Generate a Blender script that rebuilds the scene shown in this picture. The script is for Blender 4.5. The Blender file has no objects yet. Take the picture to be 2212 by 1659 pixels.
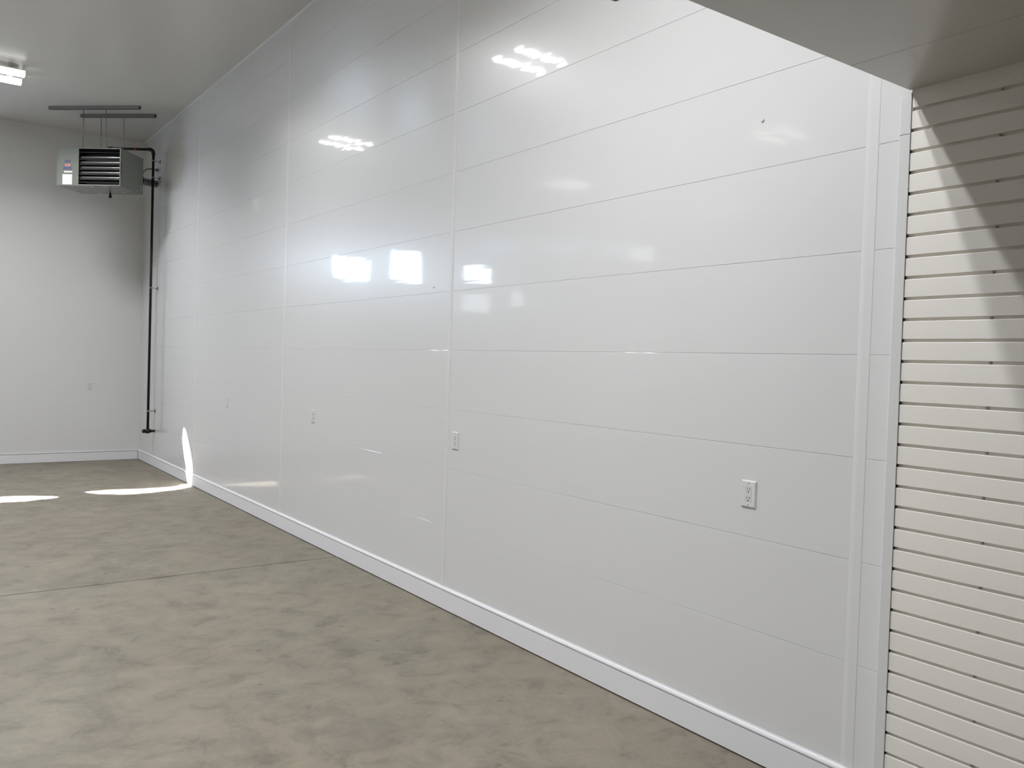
import bpy, bmesh, math, random
from mathutils import Vector, Matrix
from math import sin, cos, pi

scene = bpy.context.scene
COL = scene.collection
random.seed(7)

# ------------------------------------------------------------------ dimensions (metres)
# long wall = plane y 0 (room at y > 0), x runs along it away from the camera
CAM = Vector((0.0, 3.0396, 1.7156))
FPX, YAW, PITCH, ROLL = 1812.6, 0.62633, -0.02468, 0.03128
H = 5.022           # high ceiling
XB = 14.322         # back wall
XF = -4.0           # wall behind the camera
YL = 12.0           # far side wall
XS = 1.668          # edge of the low ceiling
HS = 2.755          # low ceiling height
YS = 0.085          # face of the slatted panelling
PITCH_ROW = 0.4064
ROW0 = 1.792
JOINTS = (1.859, 4.946, 8.078, 11.205)

# ------------------------------------------------------------------ materials
def nodes(name):
    m = bpy.data.materials.new(name); m.use_nodes = True
    nt = m.node_tree
    return m, nt, nt.nodes['Principled BSDF']

def plain(name, col, rough=0.5, metal=0.0, spec=0.5, noise=0.0, scale=30.0):
    m, nt, b = nodes(name)
    b.inputs['Base Color'].default_value = (*col, 1)
    b.inputs['Roughness'].default_value = rough
    b.inputs['Metallic'].default_value = metal
    b.inputs['Specular IOR Level'].default_value = spec
    if noise:
        tc = nt.nodes.new('ShaderNodeTexCoord'); n = nt.nodes.new('ShaderNodeTexNoise')
        n.inputs['Scale'].default_value = scale; n.inputs['Detail'].default_value = 4
        nt.links.new(tc.outputs['Object'], n.inputs['Vector'])
        r = nt.nodes.new('ShaderNodeMapRange')
        r.inputs['To Min'].default_value = max(0.02, rough - noise); r.inputs['To Max'].default_value = min(1, rough + noise)
        nt.links.new(n.outputs['Fac'], r.inputs['Value']); nt.links.new(r.outputs['Result'], b.inputs['Roughness'])
    return m

def pvc(name, col, rough, along, streak=0.10, wave=0.25, spec=0.5, coat=0.0):
    """Glossy extruded plastic panel: fine ribs run along one axis, with a slow waviness."""
    m, nt, b = nodes(name)
    L = nt.links
    b.inputs['Base Color'].default_value = (*col, 1)
    b.inputs['Specular IOR Level'].default_value = spec
    b.inputs['Coat Weight'].default_value = coat; b.inputs['Coat Roughness'].default_value = 0.045
    tc = nt.nodes.new('ShaderNodeTexCoord')
    mp = nt.nodes.new('ShaderNodeMapping'); mp.inputs['Scale'].default_value = along
    L.new(tc.outputs['Object'], mp.inputs['Vector'])
    n1 = nt.nodes.new('ShaderNodeTexNoise'); n1.inputs['Scale'].default_value = 1.0
    n1.inputs['Detail'].default_value = 1.0; n1.inputs['Roughness'].default_value = 0.45
    L.new(mp.outputs['Vector'], n1.inputs['Vector'])
    n2 = nt.nodes.new('ShaderNodeTexNoise'); n2.inputs['Scale'].default_value = 1.1
    n2.inputs['Detail'].default_value = 0.0
    L.new(tc.outputs['Object'], n2.inputs['Vector'])
    b1 = nt.nodes.new('ShaderNodeBump'); b1.inputs['Strength'].default_value = streak; b1.inputs['Distance'].default_value = 0.002
    b2 = nt.nodes.new('ShaderNodeBump'); b2.inputs['Strength'].default_value = wave; b2.inputs['Distance'].default_value = 0.012
    L.new(n1.outputs['Fac'], b1.inputs['Height']); L.new(n2.outputs['Fac'], b2.inputs['Height'])
    L.new(b2.outputs['Normal'], b1.inputs['Normal']); L.new((b2 if coat else b1).outputs['Normal'], b.inputs['Normal'])
    if coat: L.new(b1.outputs['Normal'], b.inputs['Coat Normal'])
    b.inputs['Roughness'].default_value = rough
    return m

def concrete():
    m, nt, b = nodes('polished_concrete'); L = nt.links
    tc = nt.nodes.new('ShaderNodeTexCoord')
    def noise(scale, detail, rough=0.6, dist=0.0, vec=None):
        n = nt.nodes.new('ShaderNodeTexNoise'); n.inputs['Scale'].default_value = scale
        n.inputs['Detail'].default_value = detail; n.inputs['Roughness'].default_value = rough
        n.inputs['Distortion'].default_value = dist
        L.new(vec or tc.outputs['Object'], n.inputs['Vector']); return n
    def ramp(src, *stops):
        r = nt.nodes.new('ShaderNodeValToRGB'); e = r.color_ramp.elements
        e[0].position, e[0].color = stops[0][0], (*stops[0][1], 1)
        e[1].position, e[1].color = stops[-1][0], (*stops[-1][1], 1)
        for s in stops[1:-1]:
            k = e.new(s[0]); k.color = (*s[1], 1)
        L.new(src, r.inputs['Fac']); return r
    def mix(a, c, fac, mode='MIX'):
        x = nt.nodes.new('ShaderNodeMix'); x.data_type = 'RGBA'; x.blend_type = mode
        if hasattr(fac, 'is_linked'): L.new(fac, x.inputs['Factor'])
        else: x.inputs['Factor'].default_value = fac
        L.new(a, x.inputs['A']); L.new(c, x.inputs['B']); return x.outputs['Result']
    base = ramp(noise(0.55, 5, 0.62, 0.4).outputs['Fac'], (0.32, (0.206, 0.183, 0.145)), (0.5, (0.228, 0.204, 0.163)), (0.68, (0.248, 0.224, 0.182)))
    mp = nt.nodes.new('ShaderNodeMapping'); mp.inputs['Rotation'].default_value = (0, 0, 0.55); mp.inputs['Scale'].default_value = (1.25, 1.0, 1)
    L.new(tc.outputs['Object'], mp.inputs['Vector'])
    mott = ramp(noise(4.6, 8, 0.68, 0.5, mp.outputs['Vector']).outputs['Fac'], (0.36, (0.76, 0.755, 0.74)), (0.44, (0.92, 0.92, 0.915)), (0.50, (0.98, 0.98, 0.98)), (0.56, (1.04, 1.03, 1.02)), (0.66, (1.12, 1.115, 1.10)))
    c = mix(base.outputs['Color'], mott.outputs['Color'], 1.0, 'MULTIPLY')
    green = ramp(noise(0.8, 3, 0.5).outputs['Fac'], (0.42, (1.0, 0.99, 0.975)), (0.60, (0.975, 0.985, 0.975)))
    c = mix(c, green.outputs['Color'], 1.0, 'MULTIPLY')
    m2 = ramp(noise(1.5, 8, 0.72, 1.2).outputs['Fac'], (0.40, (0.88, 0.885, 0.89)), (0.47, (1.0, 1.0, 1.0)), (0.58, (1.05, 1.04, 1.03)))
    c = mix(c, m2.outputs['Color'], 1.0, 'MULTIPLY')
    fine = ramp(noise(38, 6, 0.7).outputs['Fac'], (0.3, (0.93, 0.93, 0.93)), (0.7, (1.05, 1.05, 1.05)))
    c = mix(c, fine.outputs['Color'], 1.0, 'MULTIPLY')
    # dark chips and specks
    v = nt.nodes.new('ShaderNodeTexVoronoi'); v.inputs['Scale'].default_value = 3.4; v.inputs['Randomness'].default_value = 1.0
    wn = noise(9, 3); vm = nt.nodes.new('ShaderNodeVectorMath'); vm.operation = 'MULTIPLY_ADD'
    vm.inputs[1].default_value = (0.06, 0.06, 0.0)
    L.new(wn.outputs['Color'], vm.inputs[0]); L.new(tc.outputs['Object'], vm.inputs[2]); L.new(vm.outputs['Vector'], v.inputs['Vector'])
    sp = ramp(v.outputs['Distance'], (0.045, (0.62, 0.61, 0.60)), (0.085, (1, 1, 1)))
    c = mix(c, sp.outputs['Color'], 0.75, 'MULTIPLY')
    L.new(c, b.inputs['Base Color'])
    rr = nt.nodes.new('ShaderNodeMapRange'); rr.inputs['To Min'].default_value = 0.42; rr.inputs['To Max'].default_value = 0.68
    L.new(noise(3.0, 4).outputs['Fac'], rr.inputs['Value']); L.new(rr.outputs['Result'], b.inputs['Roughness'])
    b.inputs['Specular IOR Level'].default_value = 0.35
    bp = nt.nodes.new('ShaderNodeBump'); bp.inputs['Strength'].default_value = 0.12; bp.inputs['Distance'].default_value = 0.004
    L.new(noise(14, 6, 0.65).outputs['Fac'], bp.inputs['Height']); L.new(bp.outputs['Normal'], b.inputs['Normal'])
    return m

def emit(name, col, strength):
    m = bpy.data.materials.new(name); m.use_nodes = True
    nt = m.node_tree; nt.nodes.clear()
    e = nt.nodes.new('ShaderNodeEmission'); o = nt.nodes.new('ShaderNodeOutputMaterial')
    e.inputs['Color'].default_value = (*col, 1); e.inputs['Strength'].default_value = strength
    nt.links.new(e.outputs[0], o.inputs[0]); return m

M = dict(
    wall=pvc('white_wall_panel', (0.72, 0.72, 0.722), 0.30, (0.5, 1, 30), 0.13, 0.4, 0.5, 0.50),
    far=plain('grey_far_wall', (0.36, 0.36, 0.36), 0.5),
    wall_y=pvc('white_end_wall_panel', (0.72, 0.72, 0.715), 0.16, (1, 0.35, 42)),
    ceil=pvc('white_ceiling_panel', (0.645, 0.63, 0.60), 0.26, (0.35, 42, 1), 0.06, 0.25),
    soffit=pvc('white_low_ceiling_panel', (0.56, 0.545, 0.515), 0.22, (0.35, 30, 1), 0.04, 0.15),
    trim=plain('white_trim', (0.735, 0.735, 0.735), 0.32),
    base=plain('white_baseboard', (0.80, 0.795, 0.82), 0.5),
    slat=plain('white_slatwall', (0.90, 0.868, 0.82), 0.42),
    floor=concrete(),
    plate=plain('white_plate', (0.72, 0.72, 0.71), 0.35),
    device=plain('white_receptacle', (0.68, 0.68, 0.67), 0.35),
    dark=plain('dark_slot', (0.012, 0.012, 0.012), 0.6),
    steel=plain('screw_steel', (0.42, 0.41, 0.39), 0.35, 0.9),
    casing=plain('grey_enamel', (0.185, 0.195, 0.174), 0.26, 0.0, 0.5, 0.04, 6),
    louver=plain('bright_louver_steel', (0.30, 0.305, 0.30), 0.2, 0.9, 0.5, 0.05, 9),
    black=plain('black_iron', (0.010, 0.0095, 0.009), 0.45, 0.0, 0.35, 0.08, 25),
    galv=plain('galvanised_steel', (0.30, 0.305, 0.295), 0.42, 0.85, 0.5, 0.1, 14),
    vent=plain('grey_vent_steel', (0.22, 0.225, 0.213), 0.5, 0.3),
    housing=plain('fixture_housing', (0.62, 0.62, 0.60), 0.4),
    boxgrey=plain('dark_grey_housing', (0.07, 0.07, 0.068), 0.5),
    blue=plain('blue_lettering', (0.030, 0.055, 0.24), 0.4),
    red=plain('red_print', (0.52, 0.05, 0.035), 0.4),
    pink=plain('pale_red_print', (0.60, 0.33, 0.30), 0.4),
    paper=plain('white_label', (0.82, 0.83, 0.82), 0.25),
    redband=plain('red_band', (0.16, 0.03, 0.025), 0.5),
    lamp=emit('lamp_lens', (0.98, 0.985, 1.0), 32.0),
    lamp_side=emit('lamp_side_diffuser', (1.0, 0.99, 0.97), 2.5),
    lamp_far=emit('dimmer_lamp_lens', (1.0, 0.99, 0.97), 7.0),
    pane_a=emit('bright_window_pane', (0.64, 0.81, 1.0), 32.0),
    pane_b=emit('dim_window_pane', (0.88, 0.94, 1.0), 4.5),
)

# ------------------------------------------------------------------ mesh builder
class MB:
    def __init__(s): s.bm = bmesh.new()
    def box(s, x0, x1, y0, y1, z0, z1, bevel=0.0, seg=2):
        vs = [s.bm.verts.new((x, y, z)) for z in (z0, z1) for x, y in ((x0, y0), (x1, y0), (x1, y1), (x0, y1))]
        fs = [s.bm.faces.new([vs[i] for i in q]) for q in ((3, 2, 1, 0), (4, 5, 6, 7), (0, 1, 5, 4), (1, 2, 6, 5), (2, 3, 7, 6), (3, 0, 4, 7))]
        if bevel:
            es = {e for f in fs for e in f.edges}
            bmesh.ops.bevel(s.bm, geom=list(es), offset=bevel, segments=seg, profile=0.5, affect='EDGES')
        return s
    def prism(s, pts, axis, a, b):
        """closed 2D outline extruded along an axis; pts are the two other coordinates in x,y,z order"""
        def P(u, v, w):
            return {'x': (w, u, v), 'y': (u, w, v), 'z': (u, v, w)}[axis]
        A = [s.bm.verts.new(P(u, v, a)) for u, v in pts]; B = [s.bm.verts.new(P(u, v, b)) for u, v in pts]
        n = len(pts)
        for i in range(n):
            s.bm.faces.new((A[i], A[(i + 1) % n], B[(i + 1) % n], B[i]))
        s.bm.faces.new(A[::-1]); s.bm.faces.new(B)
        return s
    def tube(s, pts, r, seg=16, caps=True):
        pts = [Vector(p) for p in pts]; rs = r if isinstance(r, (list, tuple)) else [r] * len(pts)
        rings = []; up = None
        for i, p in enumerate(pts):
            d = ((pts[min(i + 1, len(pts) - 1)] - p).normalized() + (p - pts[max(i - 1, 0)]).normalized())
            if d.length < 1e-6: d = pts[min(i + 1, len(pts) - 1)] - pts[max(i - 1, 0)]
            d.normalize()
            if up is None:
                up = Vector((0, 0, 1)) if abs(d.z) < 0.9 else Vector((1, 0, 0))
            a = d.cross(up).normalized(); up = a.cross(d).normalized()
            rings.append([s.bm.verts.new(p + rs[i] * (cos(2 * pi * k / seg) * a + sin(2 * pi * k / seg) * up)) for k in range(seg)])
        for A, B in zip(rings, rings[1:]):
            for k in range(seg):
                f = s.bm.faces.new((A[k], A[(k + 1) % seg], B[(k + 1) % seg], B[k])); f.smooth = True
        if caps:
            s.bm.faces.new(rings[0][::-1]); s.bm.faces.new(rings[-1])
        return s
    def strip(s, prof, axis, a, b, thick=0.0, tdir=None):
        """open 2D profile swept along axis (a single skin, or a slab when thick > 0)"""
        if thick:
            back = [(u + tdir[0] * thick, v + tdir[1] * thick) for u, v in (prof[0], prof[-1])]
            return s.prism(list(prof) + [back[1], back[0]], axis, a, b)
    def build(s, name, mat, parent=None, smooth=False, **props):
        bmesh.ops.recalc_face_normals(s.bm, faces=s.bm.faces[:])
        me = bpy.data.meshes.new(name); s.bm.to_mesh(me); s.bm.free()
        me.materials.append(mat)
        if smooth:
            for f in me.polygons: f.use_smooth = True
        o = bpy.data.objects.new(name, me); COL.objects.link(o)
        if parent: o.parent = parent
        for k, v in props.items(): o[k] = v
        return o

def thing(name, label, cat, loc=(0, 0, 0), rz=0.0, group=None):
    o = bpy.data.objects.new(name, None); COL.objects.link(o)
    o.location = loc; o.rotation_euler = (0, 0, rz); o.empty_display_size = 0.1
    o['label'] = label; o['category'] = cat
    if group: o['group'] = group
    return o

def tag(o, label, cat, group=None):
    o['label'] = label; o['category'] = cat
    if group: o['group'] = group
    return o

def struct(o, label=None):
    o['kind'] = 'structure'
    if label: o['label'] = label
    return o

def dup(root, loc, rz=None, label=None):
    r = root.copy(); COL.objects.link(r); r.location = loc
    if rz is not None: r.rotation_euler = (0, 0, rz)
    if label: r['label'] = label
    for ch in list(root.children):
        c = ch.copy(); COL.objects.link(c); c.parent = r
        for g in list(ch.children):
            d = g.copy(); COL.objects.link(d); d.parent = c
    return r

def text(name, body, mat, parent, x, z, width, height, y, bold=0.0):
    cu = bpy.data.curves.new(name, 'FONT'); cu.body = body; cu.align_x = 'CENTER'; cu.align_y = 'CENTER'
    cu.extrude = 0.004; cu.offset = bold
    tmp = bpy.data.objects.new(name + '_source', cu); COL.objects.link(tmp)
    dg = bpy.context.evaluated_depsgraph_get()
    me = bpy.data.meshes.new_from_object(tmp.evaluated_get(dg)); me.name = name
    bpy.data.objects.remove(tmp); bpy.data.curves.remove(cu)
    xs = [v.co.x for v in me.vertices]; ys = [v.co.y for v in me.vertices]
    cx, cy = (min(xs) + max(xs)) / 2, (min(ys) + max(ys)) / 2
    sx, sy = width / (max(xs) - min(xs)), height / (max(ys) - min(ys))
    for v in me.vertices:
        px, py, pz = (v.co.x - cx) * sx, (v.co.y - cy) * sy, v.co.z * 0.15
        v.co = (x - px, y + pz, z + py)
    me.materials.clear(); me.materials.append(mat)
    o = bpy.data.objects.new(name, me); COL.objects.link(o); o.parent = parent
    return o

# ------------------------------------------------------------------ the setting
# floor with a saw-cut joint
XJ = 6.698
m = MB()
prof = [(XF, 0), (XJ - 0.006, 0), (XJ - 0.0045, -0.03), (XJ + 0.0045, -0.03), (XJ + 0.006, 0), (XB, 0), (XB, -0.15), (XF, -0.15)]
m.prism(prof, 'y', 0.0, YL)
struct(m.build('floor', M['floor']))

# long wall: horizontal tongue and groove rows as real grooves
def rows(z0, z1):
    k = math.ceil((z0 - ROW0) / PITCH_ROW)
    out = []
    while ROW0 + k * PITCH_ROW < z1:
        z = ROW0 + k * PITCH_ROW
        if z > z0 + 0.01: out.append(z)
        k += 1
    return out
prof = [(0.0, 0.0)]
for z in rows(0.05, H - 0.02):
    prof += [(0, z - 0.0024), (-0.0006, z - 0.0011), (-0.0021, z - 0.0008), (-0.0021, z + 0.0008), (0, z + 0.0013)]
prof += [(0, H), (-0.15, H), (-0.15, 0)]
wall_right = struct(MB().prism(prof, 'x', XF, XB).build('wall_right', M['wall']))
for x, z in ((5.187, 2.240), (2.384, 2.816)):
    MB().tube([(x, -0.003, z), (x, 0.004, z), (x, 0.006, z)], [0.008, 0.008, 0.004], 12).build('screw_cap', M['trim'], wall_right)

# back wall with added slit openings, shaped to cast three thin slices of sun
SUN = Vector((0.5, 1.2, 0.66)).normalized()
def to_back(p):
    p = Vector(p); t = (XB - p.x) / SUN.x; q = p + SUN * t
    return (q.y, q.z)
sl_a = [(11.16, 1.227, 0), (10.95, 1.10, 0), (10.83, 0.90, 0), (10.84, 0.659, 0), (10.95, 0.36, 0), (11.165, 0.05, 0), (11.159, 0.253, 0), (11.145, 0.488, 0), (11.19, 0.808, 0), (11.21, 0.989, 0)]
sl_b = [(10.96, 1.627, 0), (11.06, 1.773, 0), (11.128, 1.909, 0), (11.165, 2.145, 0), (11.13, 2.40, 0), (10.96, 2.72, 0), (10.82, 2.40, 0), (10.80, 2.173, 0), (10.79, 1.945, 0), (10.86, 1.75, 0)]
sl_c = [(11.674, 0, 0.685), (11.70, 0, 0.506), (11.62, 0, 0.371), (11.493, 0, 0.206), (11.378, 0, 0.066), (11.25, 0, -0.06), (11.199, 0, 0.10), (11.248, 0, 0.225), (11.378, 0, 0.425), (11.548, 0, 0.62)]
holes = [[to_back(p) for p in s] for s in (sl_a, sl_b, sl_c)]
bm = bmesh.new(); edges = []
def loop(pts):
    vs = [bm.verts.new((XB, y, z)) for y, z in pts]
    return [bm.edges.new((vs[i], vs[(i + 1) % len(vs)])) for i in range(len(vs))]
edges += loop([(0, 0), (YL, 0), (YL, H), (0, H)])
for h_ in holes: edges += loop(h_)
bmesh.ops.triangle_fill(bm, use_beauty=True, use_dissolve=False, edges=edges)
bmesh.ops.recalc_face_normals(bm, faces=bm.faces[:])
g = bmesh.ops.extrude_face_region(bm, geom=bm.faces[:])
bmesh.ops.translate(bm, vec=(0.012, 0, 0), verts=[v for v in g['geom'] if isinstance(v, bmesh.types.BMVert)])
mb = MB(); mb.bm.free(); mb.bm = bm
struct(mb.build('wall_back', M['wall_y']))

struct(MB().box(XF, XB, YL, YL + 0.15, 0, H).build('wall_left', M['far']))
struct(MB().box(XF - 0.15, XF, 0, YL, 0, H).build('wall_front', M['wall_y']))
# ceiling, with panel joints across the room
prof = [(XF, H)]
for x in JOINTS[1:]:
    prof += [(x - 0.002, H), (x - 0.001, H + 0.003), (x + 0.001, H + 0.003), (x + 0.002, H)]
prof += [(XB, H), (XB, H + 0.15), (XF, H + 0.15)]
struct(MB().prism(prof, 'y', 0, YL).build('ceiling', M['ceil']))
# low ceiling (closed loft block) over the camera
m = MB()
pr = [(YS, HS)]
for y in (0.466,):
    pr += [(y - 0.0012, HS), (y - 0.0006, HS + 0.0022), (y + 0.0006, HS + 0.0022), (y + 0.0012, HS)]
pr += [(YL, HS), (YL, H), (YS, H)]
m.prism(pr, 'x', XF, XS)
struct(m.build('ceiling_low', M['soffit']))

# trims on the long wall: H-strips over the panel ends
def h_strip(n, x, z0, z1, w=0.05):
    p = [(x - w / 2, 0), (x - w / 2 + 0.0012, 0.0016), (x - w / 2 + 0.004, 0.0024), (x - 0.006, 0.0028), (x + 0.004, 0.0034), (x + 0.012, 0.0030), (x + w / 2 - 0.004, 0.0014), (x + w / 2, 0.0003)]
    p = [(a, b - 0.0005) for a, b in p]
    struct(MB().prism(p, 'z', z0, z1).build('trim_%d' % n, M['trim']))
def h_gap(n, x, z0, z1, w=0.044):
    """joint strip: flat flange with an open shadow line along its near edge"""
    p = [(x - w / 2, -0.0005), (x - w / 2 + 0.001, 0.0018), (x - 0.0125, 0.0026), (x - 0.0115, 0.0006), (x - 0.0090, 0.0006), (x - 0.0080, 0.0030), (x + w / 2 - 0.004, 0.0040), (x + w / 2, -0.0005)]
    struct(MB().prism(p, 'z', z0, z1).build('trim_%d' % n, M['trim']))
h_strip(1, JOINTS[0], 0.148, H, 0.056)
h_gap(2, JOINTS[1], 0.148, H)
h_gap(3, JOINTS[2], 0.148, H)
h_gap(4, JOINTS[3], 0.148, H)
# cove at the ceiling
struct(MB().prism([(-0.0005, H), (0.016, H), (0.016, H - 0.003), (0.004, H - 0.014), (-0.0005, H - 0.016)], 'x', XS, XB).build('trim_5', M['trim']))
# outside-corner trim at the end of the slatted panelling, in two lengths with a seam
CX0, CX1 = 1.658, 1.702
def corner(z0, z1):
    p = [(CX0, YS + 0.0005), (CX0, YS + 0.005), (CX1 - 0.006, YS + 0.005), (CX1 - 0.002, YS + 0.003), (CX1, YS - 0.001), (CX1, -0.0005), (CX1 - 0.004, -0.0005), (CX1 - 0.004, YS + 0.0005)]
    return MB().prism(p, 'z', z0, z1)
struct(corner(0.0, 2.594).build('trim_6', M['trim']))
struct(corner(2.5962, 2.742).build('trim_7', M['trim']))

# baseboards
p = [(-0.0005, 0.156), (0.010, 0.1555), (0.0145, 0.1525), (0.0178, 0.1455), (0.0178, 0.1395), (0.007, 0.138), (0.007, 0.1335), (0.0155, 0.132), (0.0155, 0.009), (0.014, 0.008), (-0.0005, 0.008)]
struct(MB().prism(p, 'x', CX1, XB - 0.018).build('baseboard_right', M['base']))
p = [(XB + 0.0005, 0.147), (XB - 0.019, 0.147), (XB - 0.019, 0.1425), (XB - 0.006, 0.142), (XB - 0.006, 0.136), (XB - 0.0135, 0.1355), (XB - 0.0135, 0.004), (XB + 0.0005, 0.004)]
struct(MB().prism(p, 'y', 0.025, YL).build('baseboard_back', M['base']))

# ------------------------------------------------------------------ slatted panelling beside the camera
prof = []
SP = 0.0763
zs = [2.683 - SP * k for k in range(0, 36)]
prof = [(YS, HS)]
for k, z in enumerate(zs):
    if z < 0.03: break
    prof += [(YS, z + 0.0058), (YS - 0.0012, z + 0.0050), (YS - 0.0145, z + 0.0090), (YS - 0.0145, z - 0.0090), (YS - 0.004, z - 0.0062), (YS - 0.0008, z - 0.0068), (YS, z - 0.0086),
             (YS + 0.0003, z - 0.030), (YS + 0.0003, z - 0.050)]
prof = prof[:-2] + [(YS, 0.0), (0.0005, 0.0), (0.0005, HS)]
slatwall = MB().prism(prof, 'x', XF, CX0 + 0.002).build('slatwall_panel', M['slat'])
tag(slatwall, 'white slatted wall panelling with horizontal slots under the low ceiling at far right', 'wall panelling')
for k, z in enumerate(zs):
    if k % 2 == 0 and z > 0.05:
        x = 1.354 + random.uniform(-0.004, 0.004)
        MB().tube([(x, YS - 0.0150, z - 0.001), (x, YS - 0.0085, z - 0.001), (x, YS - 0.0075, z - 0.001)], [0.0048, 0.0048, 0.002], 10).build('screw', M['steel'], slatwall)

# ------------------------------------------------------------------ windows in the back wall (daylight)
def window(n, y0, y1, z0, z1, pane, fw=0.05):
    m = MB(); x0, x1 = XB - 0.025, XB + 0.0
    m.box(x0, x1, y0 - fw, y0, z0 - fw, z1 + fw).box(x0, x1, y1, y1 + fw, z0 - fw, z1 + fw)
    m.box(x0, x1, y0, y1, z0 - fw, z0).box(x0, x1, y0, y1, z1, z1 + fw)
    f = struct(m.build('window_%d' % n, M['trim']))
    MB().box(XB - 0.012, XB - 0.006, y0, y1, z0, z1).build('window_pane', M[pane], f)
window(1, 3.24, 3.92, 3.16, 3.56, 'pane_a')
window(2, 4.47, 5.02, 3.22, 3.78, 'pane_a')
window(3, 6.01, 6.60, 3.34, 3.66, 'pane_a')
window(4, 6.01, 6.60, 2.72, 3.08, 'pane_b')
window(5, 7.18, 7.54, 2.94, 3.22, 'pane_b')
window(6, 10.55, 11.45, 4.20, 4.54, 'pane_b')

# ------------------------------------------------------------------ ceiling lights
LZ = 4.89
LAMP_W, LAMP_COL, LAMP_SPREAD, FAR = 35.5, (0.965, 0.98, 1.0), 148.0, 0.75
def make_light(label):
    t = thing('ceiling_light', label, 'light', (0, 0, 0), 0, 'twin bar lights on the high ceiling')
    L2 = 0.31
    m = MB()
    m.box(-0.05, 0.05, -L2 + 0.05, L2 - 0.05, 0.080, H - LZ - 0.002, 0.004)
    for sx in (-0.185, 0.185):
        m.box(sx - 0.06, sx + 0.06, -L2, L2, 0.072, 0.080)
    for yy in (-0.18, 0.18): m.box(-0.2, 0.2, yy - 0.03, yy + 0.03, 0.074, 0.095)
    m.build('housing', M['housing'], t)
    for sx in (-0.185, 0.185):
        MB().box(sx - 0.056, sx + 0.056, -L2 + 0.004, L2 - 0.004, 0.0200, 0.0305).build('lamp_lens', M['lamp'], t)
        MB().box(sx - 0.058, sx + 0.058, -L2 + 0.002, L2 - 0.002, 0.0206, 0.0725).build('side_diffuser', M['lamp_side'], t)
        d = bpy.data.lights.new('bar_lamp', 'AREA'); d.shape = 'RECTANGLE'; d.size = 0.108; d.size_y = 2 * L2 - 0.012
        d.energy = LAMP_W; d.color = LAMP_COL; d.spread = math.radians(LAMP_SPREAD)
        l = bpy.data.objects.new('bar_lamp', d); COL.objects.link(l); l.parent = t; l.location = (sx, 0, 0.0185)
    return t
light0 = make_light('white twin bar ceiling light cut by the left edge, above the unit heater')
LX = (2.655, 7.17, 11.685); LY = (2.245, 6.45, 10.65)
light0.location = (LX[2], LY[0], LZ)
far_lamp = next(c for c in light0.children if c.type == 'LIGHT').data.copy(); far_lamp.energy = LAMP_W * FAR
near_lamp = far_lamp.copy(); near_lamp.energy = LAMP_W * 1.5
for i, x in enumerate(LX):
    for j, y in enumerate(LY):
        if (i, j) == (2, 0): continue
        r = dup(light0, (x, y, LZ), None, 'twin bar ceiling light out of view, mirrored as a glow in the glossy wall')
        if i == 0 and j == 0:
            for c in r.children:
                if c.type == 'LIGHT': c.data = near_lamp
        if j:
            for c in r.children:
                if c.type == 'LIGHT':
                    c.data = far_lamp
                elif c.name.startswith('lamp_lens'):
                    c.material_slots[0].link = 'OBJECT'; c.material_slots[0].material = M['lamp_far']

# ------------------------------------------------------------------ outlets
def make_outlet(label):
    t = thing('wall_outlet', label, 'outlet', (0, 0, 0), 0, 'white outlets along the walls')
    w, h, d = 0.0395, 0.0605, 0.0072
    m = MB()
    # plate with sloped edges and an opening for the receptacle
    o0 = [(-w, -h), (w, -h), (w, h), (-w, h)]; i0 = [(-w + 0.0055, -h + 0.0055), (w - 0.0055, -h + 0.0055), (w - 0.0055, h - 0.0055), (-w + 0.0055, h - 0.0055)]
    r0 = [(-0.0172, -0.0338), (0.0172, -0.0338), (0.0172, 0.0338), (-0.0172, 0.0338)]
    bmv = m.bm.verts.new
    A = [bmv((x, 0.0, z)) for x, z in o0]; A2 = [bmv((x, 0.0022, z)) for x, z in o0]; B = [bmv((x, d, z)) for x, z in i0]; Cc = [bmv((x, d, z)) for x, z in r0]; D = [bmv((x, 0.002, z)) for x, z in r0]
    for P, Q in ((A, A2), (A2, B), (B, Cc), (Cc, D)):
        for i in range(4): m.bm.faces.new((P[i], P[(i + 1) % 4], Q[(i + 1) % 4], Q[i]))
    m.bm.faces.new(A[::-1])
    m.build('cover_plate', M['plate'], t)
    rec = MB().box(-0.0166, 0.0166, 0.001, 0.0078, -0.0332, 0.0332, 0.0008).build('receptacle', M['device'], t)
    for zc in (0.0195, -0.0195):
        MB().box(-0.0078, -0.0052, 0.0074, 0.0081, zc - 0.002, zc + 0.0085).build('slot', M['dark'], rec)
        MB().box(0.0052, 0.0078, 0.0074, 0.0081, zc - 0.001, zc + 0.0075).build('slot', M['dark'], rec)
        MB().tube([(0, 0.0074, zc - 0.0085), (0, 0.0081, zc - 0.0085)], 0.0033, 12).build('ground_hole', M['dark'], rec)
    for zc in (0.0485, -0.0485):
        MB().tube([(0, d - 0.001, zc), (0, d + 0.0006, zc), (0, d + 0.001, zc)], [0.0034, 0.0034, 0.002], 12).build('screw', M['steel'], t)
    return t
out0 = make_outlet('white duplex wall outlet closest to the slatted panelling at right')
out0.location = (2.380, 0.0, 1.169)
dup(out0, (4.833, 0.0, 1.177), 0, 'white wall outlet just right of the full height wall seam near the photo centre')
dup(out0, (7.296, 0.0, 1.173), 0, 'white wall outlet just right of the farther wall seam')
dup(out0, (9.838, 0.0, 1.162), 0, 'white wall outlet left of the farther wall seam, above the sunlit sliver')
dup(out0, (12.292, 0.0, 1.164), 0, 'faint white wall outlet just right of the black gas pipe')
dup(out0, (14.006, 0.0, 1.161), 0, 'faint white wall outlet in the corner just left of the black gas pipe')
dup(out0, (XB, 0.727, 1.168), pi / 2, 'white wall outlet on the back wall below the unit heater')

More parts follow.
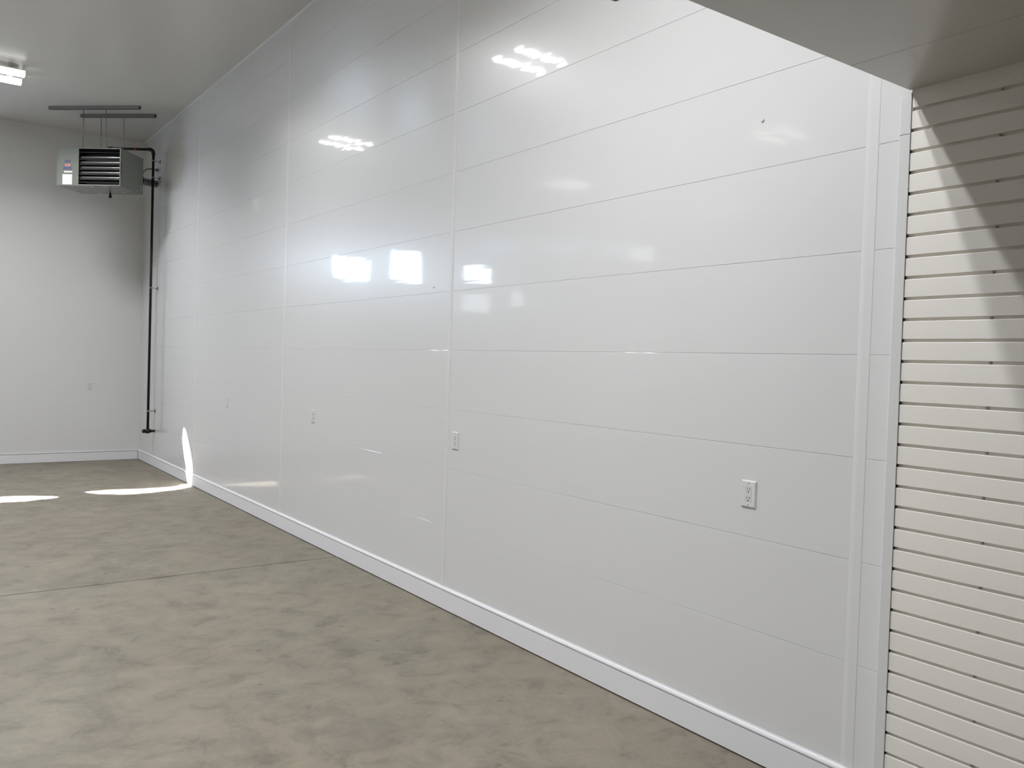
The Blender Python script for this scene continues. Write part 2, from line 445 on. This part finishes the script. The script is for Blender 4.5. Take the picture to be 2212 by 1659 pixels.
# ------------------------------------------------------------------ unit heater hung in the corner
HW, HD, HH = 0.889, 0.596, 0.507
TH = 0.873
heater = thing('unit_heater', 'grey unit heater with louvred front hanging below the ceiling in the corner', 'heater', (12.35, 0.7205, 3.937), TH)
def hx(u): return HW * (1 - u)          # u = 0..1 from the viewer's left
# casing: shell with a recessed outlet
ox0, ox1, oz0, oz1, dep = hx(0.985), hx(0.338), 0.030 * HH, 0.973 * HH, 0.16
m = MB(); v = m.bm.verts.new
Fo = [v((x, 0, z)) for x, z in ((0, 0), (HW, 0), (HW, HH), (0, HH))]
Bo = [v((x, -HD, z)) for x, z in ((0, 0), (HW, 0), (HW, HH), (0, HH))]
Fi = [v((x, 0, z)) for x, z in ((ox0, oz0), (ox1, oz0), (ox1, oz1), (ox0, oz1))]
for i in range(4):
    j = (i + 1) % 4
    m.bm.faces.new((Fo[i], Fo[j], Fi[j], Fi[i])); m.bm.faces.new((Fo[j], Fo[i], Bo[i], Bo[j]))
m.bm.faces.new(Bo)
casing = m.build('casing', M['casing'], heater)
# inner lining, dark
m = MB(); v = m.bm.verts.new
Fi = [v((x, -0.001, z)) for x, z in ((ox0, oz0), (ox1, oz0), (ox1, oz1), (ox0, oz1))]
Di = [v((x, -dep, z)) for x, z in ((ox0, oz0), (ox1, oz0), (ox1, oz1), (ox0, oz1))]
for i in range(4):
    j = (i + 1) % 4; m.bm.faces.new((Fi[i], Fi[j], Di[j], Di[i]))
m.bm.faces.new(Di)
o = m.build('outlet_cavity', M['dark'], heater)
# flanges around the outlet and at the casing edges
m = MB()
m.box(-0.002, 0.010, -0.004, 0.006, -0.004, HH + 0.002, 0.001)
m.box(0.0, HW, -0.004, 0.004, -0.003, 0.008, 0.001)
m.box(HW - 0.006, HW + 0.004, -0.012, 0.004, -0.004, HH + 0.002, 0.001)
m.box(ox1 - 0.002, ox1 + 0.006, -0.004, 0.004, oz0, oz1)
m.build('front_flange', M['casing'], heater)
# louvres
def louver(zc, a):
    n = 9; R = 0.025
    top, bot = [], []
    for i in range(n):
        t = -1 + 2 * i / (n - 1)
        # local slat curve: chord tilted down towards the front
        s_, c_ = t * R, 0.009 * (1 - t * t)
        yy = -0.022 + s_ * cos(a) - c_ * sin(a); zz = zc - s_ * sin(a) + c_ * cos(a)
        top.append((yy, zz)); bot.append((yy - 0.0012 * sin(a), zz - 0.0016))
    o = MB().prism(top + bot[::-1], 'x', ox0 + 0.004, ox1 - 0.004).build('louver', M['louver'], heater)
fr = (905 - 0) / 665.
for yp, ang in ((308, 0.30), (410, 1.12), (499, 1.12), (587, 1.12), (674, 1.12), (762, 1.12), (836, 0.30)):
    louver((905 - yp) / 665 * HH - 0.004, ang)
# lettering and labels on the blank front panel
def U(px): return hx((px - 205) / 1110.)
def Z(py): return (905 - py) / 665. * HH
text('logo_lettering', 'HOT', M['blue'], heater, U(390), Z(486), 0.082, 0.038, 0.0006, 0.02)
text('logo_lettering', 'DAWG', M['blue'], heater, U(388), Z(604), 0.118, 0.044, 0.0006, 0.02)
em = MB(); q = [(U(388) + 0.036 * cos(a), Z(548) + 0.0195 * sin(a)) for a in [2 * pi * k / 20 for k in range(20)]]
emb = em.prism(q, 'y', 0.0, 0.0012).build('logo_emblem', M['pink'], heater, label='pale red oval emblem between the blue words')
q = [(U(385) + dx, Z(548) + dz) for dx, dz in ((0.018, 0.006), (0.010, 0.011), (0.0, 0.007), (-0.010, 0.011), (-0.018, 0.006), (-0.014, -0.004), (0.0, -0.015), (0.014, -0.004))]
MB().prism(q, 'y', 0.001, 0.0018).build('emblem_mark', M['red'], emb)
MB().box(U(470), U(325), 0.0, 0.0015, Z(680), Z(655)).build('label_strip', M['paper'], heater, label='narrow white label strip')
MB().box(U(468), U(300), 0.0, 0.0015, Z(890), Z(712)).build('rating_label', M['paper'], heater, label='large white label at lower left')
MB().box(-0.0015, 0.0, -0.026, -0.008, 0.30 * HH, 0.62 * HH).build('warning_label', M['redband'], heater, label='thin red label on the side edge')
for py in (355, 560, 765):
    MB().tube([(U(566), -0.001, Z(py)), (U(566), 0.003, Z(py)), (U(566), 0.004, Z(py))], [0.006, 0.006, 0.003], 10).build('screw', M['steel'], heater)
# drain fitting under the casing
MB().tube([(0.50 * HW, -HD + 0.06, 0.002), (0.50 * HW, -HD + 0.06, -0.030), (0.50 * HW, -HD + 0.06, -0.031), (0.50 * HW, -HD + 0.06, -0.062)], [0.013, 0.013, 0.022, 0.020], 12).build('drain_fitting', M['black'], heater, label='black fitting under the casing')
# blower guard on the back
c = Vector((0.115, -HD, 0.42 * HH)); m = MB()
for k in range(7):
    a = k / 6 * pi / 2
    pass
ringpts = [(c + Vector((0, -0.075 * sin(a), 0)), 0.125 * cos(a) + 0.001) for a in [k / 6 * pi / 2 for k in range(7)]]
m.tube([p_ for p_, _ in ringpts], [r_ for _, r_ in ringpts], 24)
m.build('fan_guard', M['black'], heater, label='black rounded fan guard on the back')
# hanging rods
inv = Matrix.Translation(heater.location) @ Matrix.Rotation(TH, 4, 'Z'); inv.invert()
rods = [(12.831, 1.108), (12.614, 0.865), (13.119, 0.837), (12.891, 0.585)]
for i, (x, y) in enumerate(rods):
    a = inv @ Vector((x, y, 4.985)); b = inv @ Vector((x, y, 3.937 + HH - 0.005))
    pts = [a, b]
    if i == 1: pts = [a, a.lerp(b, 0.35) + Vector((-0.003, 0, 0)), a.lerp(b, 0.7) + Vector((-0.016, 0, 0)), b + Vector((-0.02, 0, 0))]
    MB().tube(pts, 0.0042, 8).build('hanger_rod', M['galv'], heater)
    MB().tube([b + Vector((0, 0, 0.002)), b + Vector((0, 0, 0.016))], 0.011, 6).build('rod_nut', M['galv'], heater)

# strut channels on the ceiling
def strut(p0, p1, label):
    p0, p1 = Vector((*p0, 0)), Vector((*p1, 0)); d = p1 - p0; L = d.length
    t = thing('strut_channel', label, 'channel', (p0.x, p0.y, H - 0.003), math.atan2(d.y, d.x), 'ceiling channels carrying the heater')
    w = 0.0206
    outer = [(-w, 0.0), (-w, -0.041), (-0.011, -0.041), (-0.011, -0.033), (-0.0135, -0.033), (-0.0135, -0.0385), (-w + 0.0025, -0.0385), (-w + 0.0025, -0.0025),
             (w - 0.0025, -0.0025), (w - 0.0025, -0.0385), (0.0135, -0.0385), (0.0135, -0.033), (0.011, -0.033), (0.011, -0.041), (w, -0.041), (w, 0.0)]
    MB().prism(outer, 'x', 0, L).build('channel', M['galv'], t)
    for e in (0.0, L):
        s_ = 0.003 if e else -0.003
        MB().box(min(e, e + s_), max(e, e + s_), -w, w, -0.041, -0.001).build('end_cap', M['black'] if not e else M['galv'], t)
    return t
strut((12.230, 0.519), (13.119, 1.483), 'grey metal ceiling channel above the unit heater, the upper and longer of the two')
strut((12.505, 0.256), (13.243, 1.077), 'grey metal ceiling channel above the unit heater, the lower and shorter of the two')

# ------------------------------------------------------------------ black gas pipe
PX, PY, PR = 13.300, 0.098, 0.0185
pipe = thing('gas_pipe', 'black iron gas pipe running down the corner from the unit heater', 'pipe', (PX, PY, 0.0))
MB().tube([(0, 0, 0.56), (0, 0, 4.66)], PR, 16).build('riser', M['black'], pipe)
BX, BY = 0.36, 0.52
ux, uy = BX / math.hypot(BX, BY), BY / math.hypot(BX, BY)
def along(r, z): return (ux * r, uy * r, z)
arc = [along(0.055 * (1 - cos(a)), 4.655 + 0.055 * sin(a)) for a in [k / 8 * pi / 2 for k in range(9)]]
MB().tube([(0, 0, 4.625)] + arc + [along(0.085, 4.71)], 0.026, 16).build('elbow', M['black'], pipe)
MB().tube([along(0.07, 4.71), (BX * 0.5, BY * 0.5, 4.708), (BX, BY, 4.705)], PR, 16).build('branch_pipe', M['black'], pipe)
MB().tube([along(0.24, 4.7095), along(0.28, 4.7095)], PR + 0.0012, 16).build('pipe_band', M['redband'], pipe, label='dark red band on the branch')
RB = math.hypot(BX, BY)
arc = [along(RB + 0.05 * sin(a), 4.655 + 0.05 * cos(a)) for a in [k / 8 * pi / 2 for k in range(9)]]
MB().tube([along(RB - 0.03, 4.705)] + arc + [along(RB + 0.05, 4.62)], 0.025, 16).build('elbow', M['black'], pipe)
MB().tube([along(RB + 0.05, 4.63), along(RB + 0.05, 4.20)], PR, 16).build('drop_pipe', M['black'], pipe)
# tee at the foot: one side into the wall, cap on the room side
m = MB()
m.tube([(0, 0, 0.50), (0, 0, 0.505), (0, 0, 0.575)], [0.020, 0.027, 0.027], 16).tube([(0, 0.045, 0.535), (0, -0.045, 0.535)], 0.026, 16)
m.build('tee_fitting', M['black'], pipe)
MB().tube([(0, 0.04, 0.535), (0, 0.062, 0.535), (0, 0.075, 0.535), (0, 0.080, 0.535)], [0.030, 0.030, 0.024, 0.012], 16).build('pipe_cap', M['black'], pipe)
MB().tube([(0, -0.04, 0.535), (0, -0.0970, 0.535)], PR, 14).build('wall_stub', M['black'], pipe)
# stand-off clamps
for z in (4.545, 4.296, 2.668, 0.835):
    cl = MB().tube([(0, 0, z - 0.011), (0, 0, z + 0.011)], PR + 0.004, 16).build('pipe_clamp', M['galv'], pipe)
    MB().tube([(0, -PR, z), (0, -PY + 0.004, z)], 0.005, 8).build('clamp_rod', M['galv'], cl)
    MB().tube([(0, -PY + 0.007, z), (0, -PY + 0.001, z)], [0.030, 0.032], 14).build('clamp_flange', M['galv'], cl)

# flue from the heater through the long wall, and flexible conduit
back = heater.location
def hw(x, y, z):
    return Vector((heater.location.x + x * cos(TH) - y * sin(TH), heater.location.y + x * sin(TH) + y * cos(TH), heater.location.z + z))
V0, V1, V2 = Vector((13.00, 0.54, 4.185)), Vector((13.06, 0.497, 4.19)), Vector((13.49, 0.001, 4.245))
vent = thing('vent_pipe', 'grey round vent pipe behind the heater, running behind the black gas pipe to the wall', 'pipe', V0 - Vector((0, 0, 0.06)))
o0 = vent.location
MB().tube([V0 - o0, V1 - o0, V2 - o0], 0.052, 24).build('duct', M['vent'], vent)
MB().tube([V1.lerp(V2, 0.10) - o0, V1.lerp(V2, 0.16) - o0], 0.0555, 24).build('duct_joint', M['vent'], vent)
c0 = hw(0.02, -HD - 0.022, 0.72 * HH - 0.07)
cond = thing('conduit', 'thin grey flexible conduit arching from the heater to the gas pipe corner', 'conduit', (c0.x, c0.y, c0.z))
c1 = Vector((13.42, 0.030, 4.44)) - c0
mid = Vector((13.36, 0.19, 0)) - c0
pts = []
for k in range(15):
    t = k / 14
    pts.append((2 * t * (1 - t) * mid.x + t * t * c1.x, 2 * t * (1 - t) * mid.y + t * t * c1.y, c1.z * (1 - (1 - t) ** 2.4)))
MB().tube(pts, 0.0105, 10).build('hose', M['vent'], cond)
MB().box(c1.x - 0.016, c1.x + 0.016, c1.y - 0.029, c1.y + 0.008, c1.z - 0.02, c1.z + 0.02, 0.003).build('junction_box', M['vent'], cond)

# ------------------------------------------------------------------ grey box whose corner dips into the top edge
bx = MB().box(0.90, 1.633, 1.566, 2.25, 2.652, HS, 0.006)
tag(bx.build('ceiling_box', M['boxgrey']), 'dark grey ceiling box whose corner dips into the top edge of the photo', 'box')

# ------------------------------------------------------------------ sun, sky, camera
s = bpy.data.lights.new('sun', 'SUN'); s.energy = 850; s.angle = 0.0093; s.color = (0.98, 0.99, 1.0)
so = bpy.data.objects.new('sun', s); COL.objects.link(so); so.location = (20, 12, 12)
so.rotation_euler = SUN.to_track_quat('Z', 'Y').to_euler()
w = bpy.data.worlds.new('sky'); scene.world = w; w.use_nodes = True
bg = w.node_tree.nodes['Background']; bg.inputs['Color'].default_value = (0.62, 0.80, 1.0, 1); bg.inputs['Strength'].default_value = 2.0

cyw, syw, cp, sp = cos(YAW), sin(YAW), cos(PITCH), sin(PITCH)
fwd = Vector((cyw * cp, -syw * cp, sp)); r0 = Vector((-syw, -cyw, 0)); u0 = r0.cross(fwd)
right = cos(ROLL) * r0 + sin(ROLL) * u0; upv = -sin(ROLL) * r0 + cos(ROLL) * u0
cam = bpy.data.cameras.new('camera'); cam.sensor_fit = 'HORIZONTAL'; cam.sensor_width = 36; cam.lens = FPX / 2212 * 36
cam.clip_start = 0.05; cam.clip_end = 100
co = bpy.data.objects.new('camera', cam); COL.objects.link(co)
mw = Matrix((right, upv, -fwd)).transposed().to_4x4(); mw.translation = CAM
co.matrix_world = mw
scene.camera = co

vs = scene.view_settings
vs.view_transform = 'Standard'; vs.look = 'None'; vs.gamma = 1.0; vs.exposure = 0.0; vs.use_curve_mapping = False
cy = scene.cycles
cy.use_light_tree = False
cy.use_denoising = True
cy.max_bounces = 7; cy.diffuse_bounces = 6; cy.glossy_bounces = 3; cy.use_adaptive_sampling = True; cy.adaptive_threshold = 0.05
cy.caustics_reflective = True; cy.blur_glossy = 1.0; cy.caustics_refractive = False
cy.sample_clamp_indirect = 60.0
